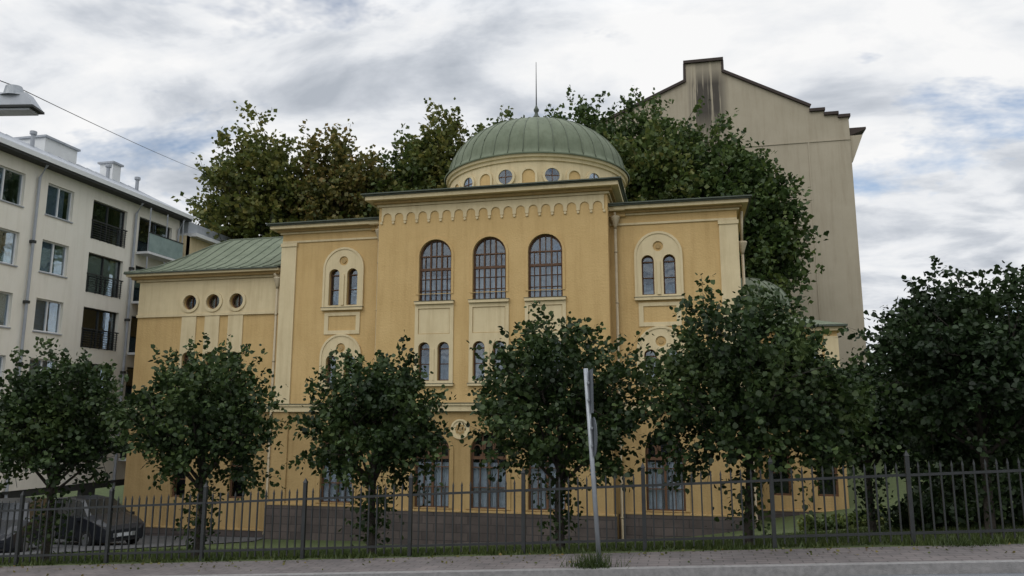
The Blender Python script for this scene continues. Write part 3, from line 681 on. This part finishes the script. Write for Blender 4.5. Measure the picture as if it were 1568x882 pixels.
# ------------------------------------------------------------------ iron fence
f=MB(); tF=12.0; sp=1.83; s0=-.65-sp*12
for k in range(22):
    a=s0+k*sp; za=zst(a); f.box(a-.028,a+.028,tF-.028,tF+.028,za-.1,za+1.20,'iron')
    f.add([(a-.035,tF-.035,za+1.20),(a+.035,tF-.035,za+1.20),(a+.035,tF+.035,za+1.20),(a-.035,tF+.035,za+1.20),(a,tF,za+1.28)],[(0,1,4),(1,2,4),(2,3,4),(3,0,4)],'iron')
    if k==21: break
    b=a+sp; zb_=zst(b)
    for h in (.14,.92):
        f.hexa([(a+.03,tF-.016,za+h),(b-.03,tF-.016,zb_+h),(b-.03,tF+.016,zb_+h),(a+.03,tF+.016,za+h)],
               [(a+.03,tF-.016,za+h+.035),(b-.03,tF-.016,zb_+h+.035),(b-.03,tF+.016,zb_+h+.035),(a+.03,tF+.016,za+h+.035)],'iron')
    for i in range(1,13):
        x=a+sp*i/13+random.uniform(-.004,.004); z=zst(x); w=.0105
        f.box(x-w,x+w,tF-w-.0,tF+w,z+.05,z+1.04,'iron')
        f.add([(x-w*1.5,tF-w,z+1.04),(x+w*1.5,tF-w,z+1.04),(x+w*1.5,tF+w,z+1.04),(x-w*1.5,tF+w,z+1.04),(x,tF,z+1.12)],[(0,1,4),(1,2,4),(2,3,4),(3,0,4)],'iron')
f.obj('iron_fence')

# ------------------------------------------------------------------ sign post
sg=empty('traffic_sign'); m=MB(); bx,by=-1.19,10.82; z0=zst(bx); top=(bx-.15,by+.0,.70)
m.tube([(bx,by,z0-.1),top],.032,'galv',12); m.tube([(bx,by,z0),(bx,by,z0+.05)],.07,'galv',12); m.obj('post',sg,True)
m=MB()
def plate(cz,pts,ox,ang):
    tx=bx-.15*(cz-z0)/(.7-z0)
    def pp(a,b,c): return (tx+ox+c*math.cos(ang)+a*math.sin(ang),by+a*math.cos(ang)-c*math.sin(ang),cz+b)
    m.slab([pts],pp,-.004,.004,'signback')
    m.slab([[(x*.97,y*.97) for x,y in pts]],pp,.0045,.0055,'lamp')
    for b_ in (.12,-.12): 
        m.tube([pp(-.05,b_,-.035),pp(.05,b_,-.035)],.02,'galv',6)
plate(.38,[(.30,-.30),(.30,.30),(-.30,.30),(-.30,-.30)],.045,R(-13))
plate(-.24,[(.27*math.cos(q),.27*math.sin(q)) for q in [2*math.pi*i/28 for i in range(28)]],.045,R(-16))
m.obj('sign_plates',sg)

# ------------------------------------------------------------------ wire-hung street lamp
sl=empty('street_lamp'); m=MB(); lx,lt_,lz=-11.72,11,5.60
m.revolve(0,0,[(.02,.26),(.10,.25),(.13,.14),(.17,.12)],'galv',16)
m.hexa([(-.30,-.16,-.02),(.30,-.16,-.02),(.30,.16,-.02),(-.30,.16,-.02)],[(-.20,-.10,.15),(.20,-.10,.15),(.20,.10,.15),(-.20,.10,.15)],'greymetal')
m.box(-.31,.31,-.17,.17,-.05,-.022,'darkframe'); m.box(-.25,.25,-.13,.13,-.075,-.052,'lamp')
o=m.obj('lamp_head',sl); o.location=(lx,lt_,lz); o.rotation_euler=(R(4),R(-4),R(20)); o.scale=(1.35,1.35,1.5)
m=MB()
def cable(p,q,sag,r_=.009,n=14):
    m.tube([tuple(Vector(p).lerp(Vector(q),i/n)-Vector((0,0,sag*4*(i/n)*(1-i/n)))) for i in range(n+1)],r_,'iron',5)
cable((lx,lt_,lz+.39),(-29.3,43,15.6),.12); cable((lx,lt_,lz+.39),(-15,-3,6.6),.2)
m.tube([(-15,-3,-3),(-15,-3,6.9)],[.11,.07],'galv',10); m.tube([(-15,-3,6.9),(-15,-3,7.0)],.09,'galv',10); m.obj('suspension_cable_and_mast',sl)

# ------------------------------------------------------------------ cars
def car(x,t,rot,h=1.0):
    e=empty('parked_car'); m=MB()
    ST=[(2.15,.62,.38,.58,.60,.5),(2.08,.80,.24,.70,.74,.66),(1.6,.88,.2,.84,.90,.74),(1.05,.90,.2,.93,1.0,.74),(.35,.90,.2,.95,1.42,.60),(-.6,.90,.2,.96,1.47,.60),(-1.5,.89,.2,.97,1.40,.58),(-1.95,.86,.22,.98,1.06,.66),(-2.15,.78,.32,.80,.86,.6)]
    rings=[]
    for X,hw,b,bl,rf,hr in ST:
        half=[(hw*.88,b),(hw,b+.12),(hw*1.0,(b+bl)/2),(hw*.97,bl),(hr,rf-.03),(hr*.8,rf)]
        rings.append([(X,y,z*h) for y,z in half]+[(X,-y,z*h) for y,z in reversed(half)])
    for i in range(len(rings)-1):
        for k in range(12):
            j=(k+1)%12; q=[rings[i][k],rings[i][j],rings[i+1][j],rings[i+1][k]]
            side=(k in (3,7)) and 3<=i<=6; screen=(k in (4,5,6)) and i in (3,6)
            m.add(q,[(0,1,2,3)],'carglass' if side or screen else 'carpaint')
    m.add(rings[0],[tuple(range(12))],'carpaint'); m.add(rings[-1],[tuple(range(11,-1,-1))],'carpaint')
    m.obj('body',e); m=MB()
    for X in (1.35,-1.35):
        for sy in (-1,1):
            m.tube([(X,sy*.70,.33),(X,sy*.905,.33)],.33,'rubber',24); m.tube([(X,sy*.90,.33),(X,sy*.915,.33)],.21,'chrome',16)
    for sy in (-1,1):
        m.hexa([(2.02,sy*.52-.16,.60),(2.11,sy*.52-.16,.60),(2.11,sy*.52+.16,.60),(2.02,sy*.52+.16,.60)],[(1.95,sy*.52-.16,.74),(2.08,sy*.52-.16,.72),(2.02,sy*.52+.16,.72),(1.95,sy*.52+.16,.74)],'lamp')
        m.box(.75,.95,sy*.98-.1,sy*.98+.1,.95,1.08,'carpaint')
    m.box(2.05,2.165,-.4,.4,.42,.56,'chrome'); m.box(2.17,2.18,-.26,.26,.44,.54,'lamp'); m.box(2.0,2.13,-.6,.6,.28,.36,'rubber')
    m.obj('wheels_and_lights',e,bevel=.01)
    z=ground(x,t)+.04; e.location=(x,t,z)
    e.rotation_euler=(0,0,rot); e.rotation_mode='XYZ'; return e
car(-20.2,20.4,R(-62)); car(-21.2,25.0,R(-20),1.12); car(-24.6,22.0,R(-64))

# ------------------------------------------------------------------ world, sun, camera
w=bpy.data.worlds.new('World'); scene.world=w; w.use_nodes=True; nt=w.node_tree; N=nt.nodes; L=nt.links; N.clear()
out=N.new('ShaderNodeOutputWorld')
sky=N.new('ShaderNodeTexSky'); sky.sky_type='NISHITA'; sky.sun_disc=False; sky.sun_elevation=R(42); sky.sun_rotation=R(210); sky.dust_density=1
bg=N.new('ShaderNodeBackground'); bg.inputs[1].default_value=.13; L.new(sky.outputs[0],bg.inputs[0])
tc=N.new('ShaderNodeTexCoord'); sx=N.new('ShaderNodeSeparateXYZ'); L.new(tc.outputs['Generated'],sx.inputs[0])
def math_(op,a,b=None,clamp=False):
    q=N.new('ShaderNodeMath'); q.operation=op; q.use_clamp=clamp
    for i,v in enumerate((a,b)):
        if v is None: continue
        if isinstance(v,(int,float)): q.inputs[i].default_value=v
        else: L.new(v,q.inputs[i])
    return q.outputs[0]
zz_=math_('ADD',math_('MAXIMUM',sx.outputs['Z'],0.0),.22)
cx_=N.new('ShaderNodeCombineXYZ'); L.new(math_('DIVIDE',sx.outputs['X'],zz_),cx_.inputs[0]); L.new(math_('DIVIDE',sx.outputs['Y'],zz_),cx_.inputs[1])
def noise(sc,det,ro,off,scl=(1,1,1),dist=0.0):
    mp=N.new('ShaderNodeMapping'); mp.inputs['Location'].default_value=off; mp.inputs['Scale'].default_value=scl; L.new(cx_.outputs[0],mp.inputs[0])
    n=N.new('ShaderNodeTexNoise'); n.inputs['Scale'].default_value=sc; n.inputs['Detail'].default_value=det; n.inputs['Roughness'].default_value=ro; n.inputs['Distortion'].default_value=dist
    L.new(mp.outputs[0],n.inputs['Vector']); return n.outputs['Fac']
n1=noise(1.5,6,.6,(4.3,1.2,0),(1,1.35,1),.2); n2=noise(2.6,6,.56,(9.4,5.2,0),(1,1.4,1),.25)
cr=N.new('ShaderNodeValToRGB'); e=cr.color_ramp.elements; e[0].position=.32; e[0].color=(.47,.51,.57,1); e[1].position=.62; e[1].color=(1.0,1.0,1.0,1)
x=e.new(.42); x.color=(.64,.675,.73,1); x=e.new(.51); x.color=(.86,.88,.91,1)
L.new(n2,cr.inputs[0])
cov=N.new('ShaderNodeValToRGB'); e=cov.color_ramp.elements; e[0].position=.34; e[0].color=(.15,.15,.15,1); e[1].position=.44; e[1].color=(1,1,1,1); L.new(n1,cov.inputs[0])
bg2=N.new('ShaderNodeBackground'); L.new(cr.outputs[0],bg2.inputs[0])
L.new(math_('ADD',math_('MULTIPLY',math_('MAXIMUM',math_('SUBTRACT',sx.outputs['Z'],.48),0),2.9),.95),bg2.inputs[1])
mx=N.new('ShaderNodeMixShader'); L.new(cov.outputs[0],mx.inputs[0]); L.new(bg.outputs[0],mx.inputs[1]); L.new(bg2.outputs[0],mx.inputs[2]); L.new(mx.outputs[0],out.inputs[0])
sd=bpy.data.lights.new('sun','SUN'); sd.energy=.7; sd.angle=R(40); sd.color=(1,.975,.94)
so=bpy.data.objects.new('sun',sd); scene.collection.objects.link(so); so.rotation_euler=(R(50),0,R(-25)); so.location=(-20,-30,40)
cd=bpy.data.cameras.new('camera'); cam=bpy.data.objects.new('camera',cd); scene.collection.objects.link(cam)
cd.lens=27.1; cd.sensor_width=36; cd.clip_end=3000; cd.clip_start=.05
cam.location=(0,0,0); cam.rotation_euler=(R(90+9.65),0,R(12.5)); scene.camera=cam
scene.view_settings.view_transform='Standard'; scene.view_settings.look='None'; scene.view_settings.exposure=0
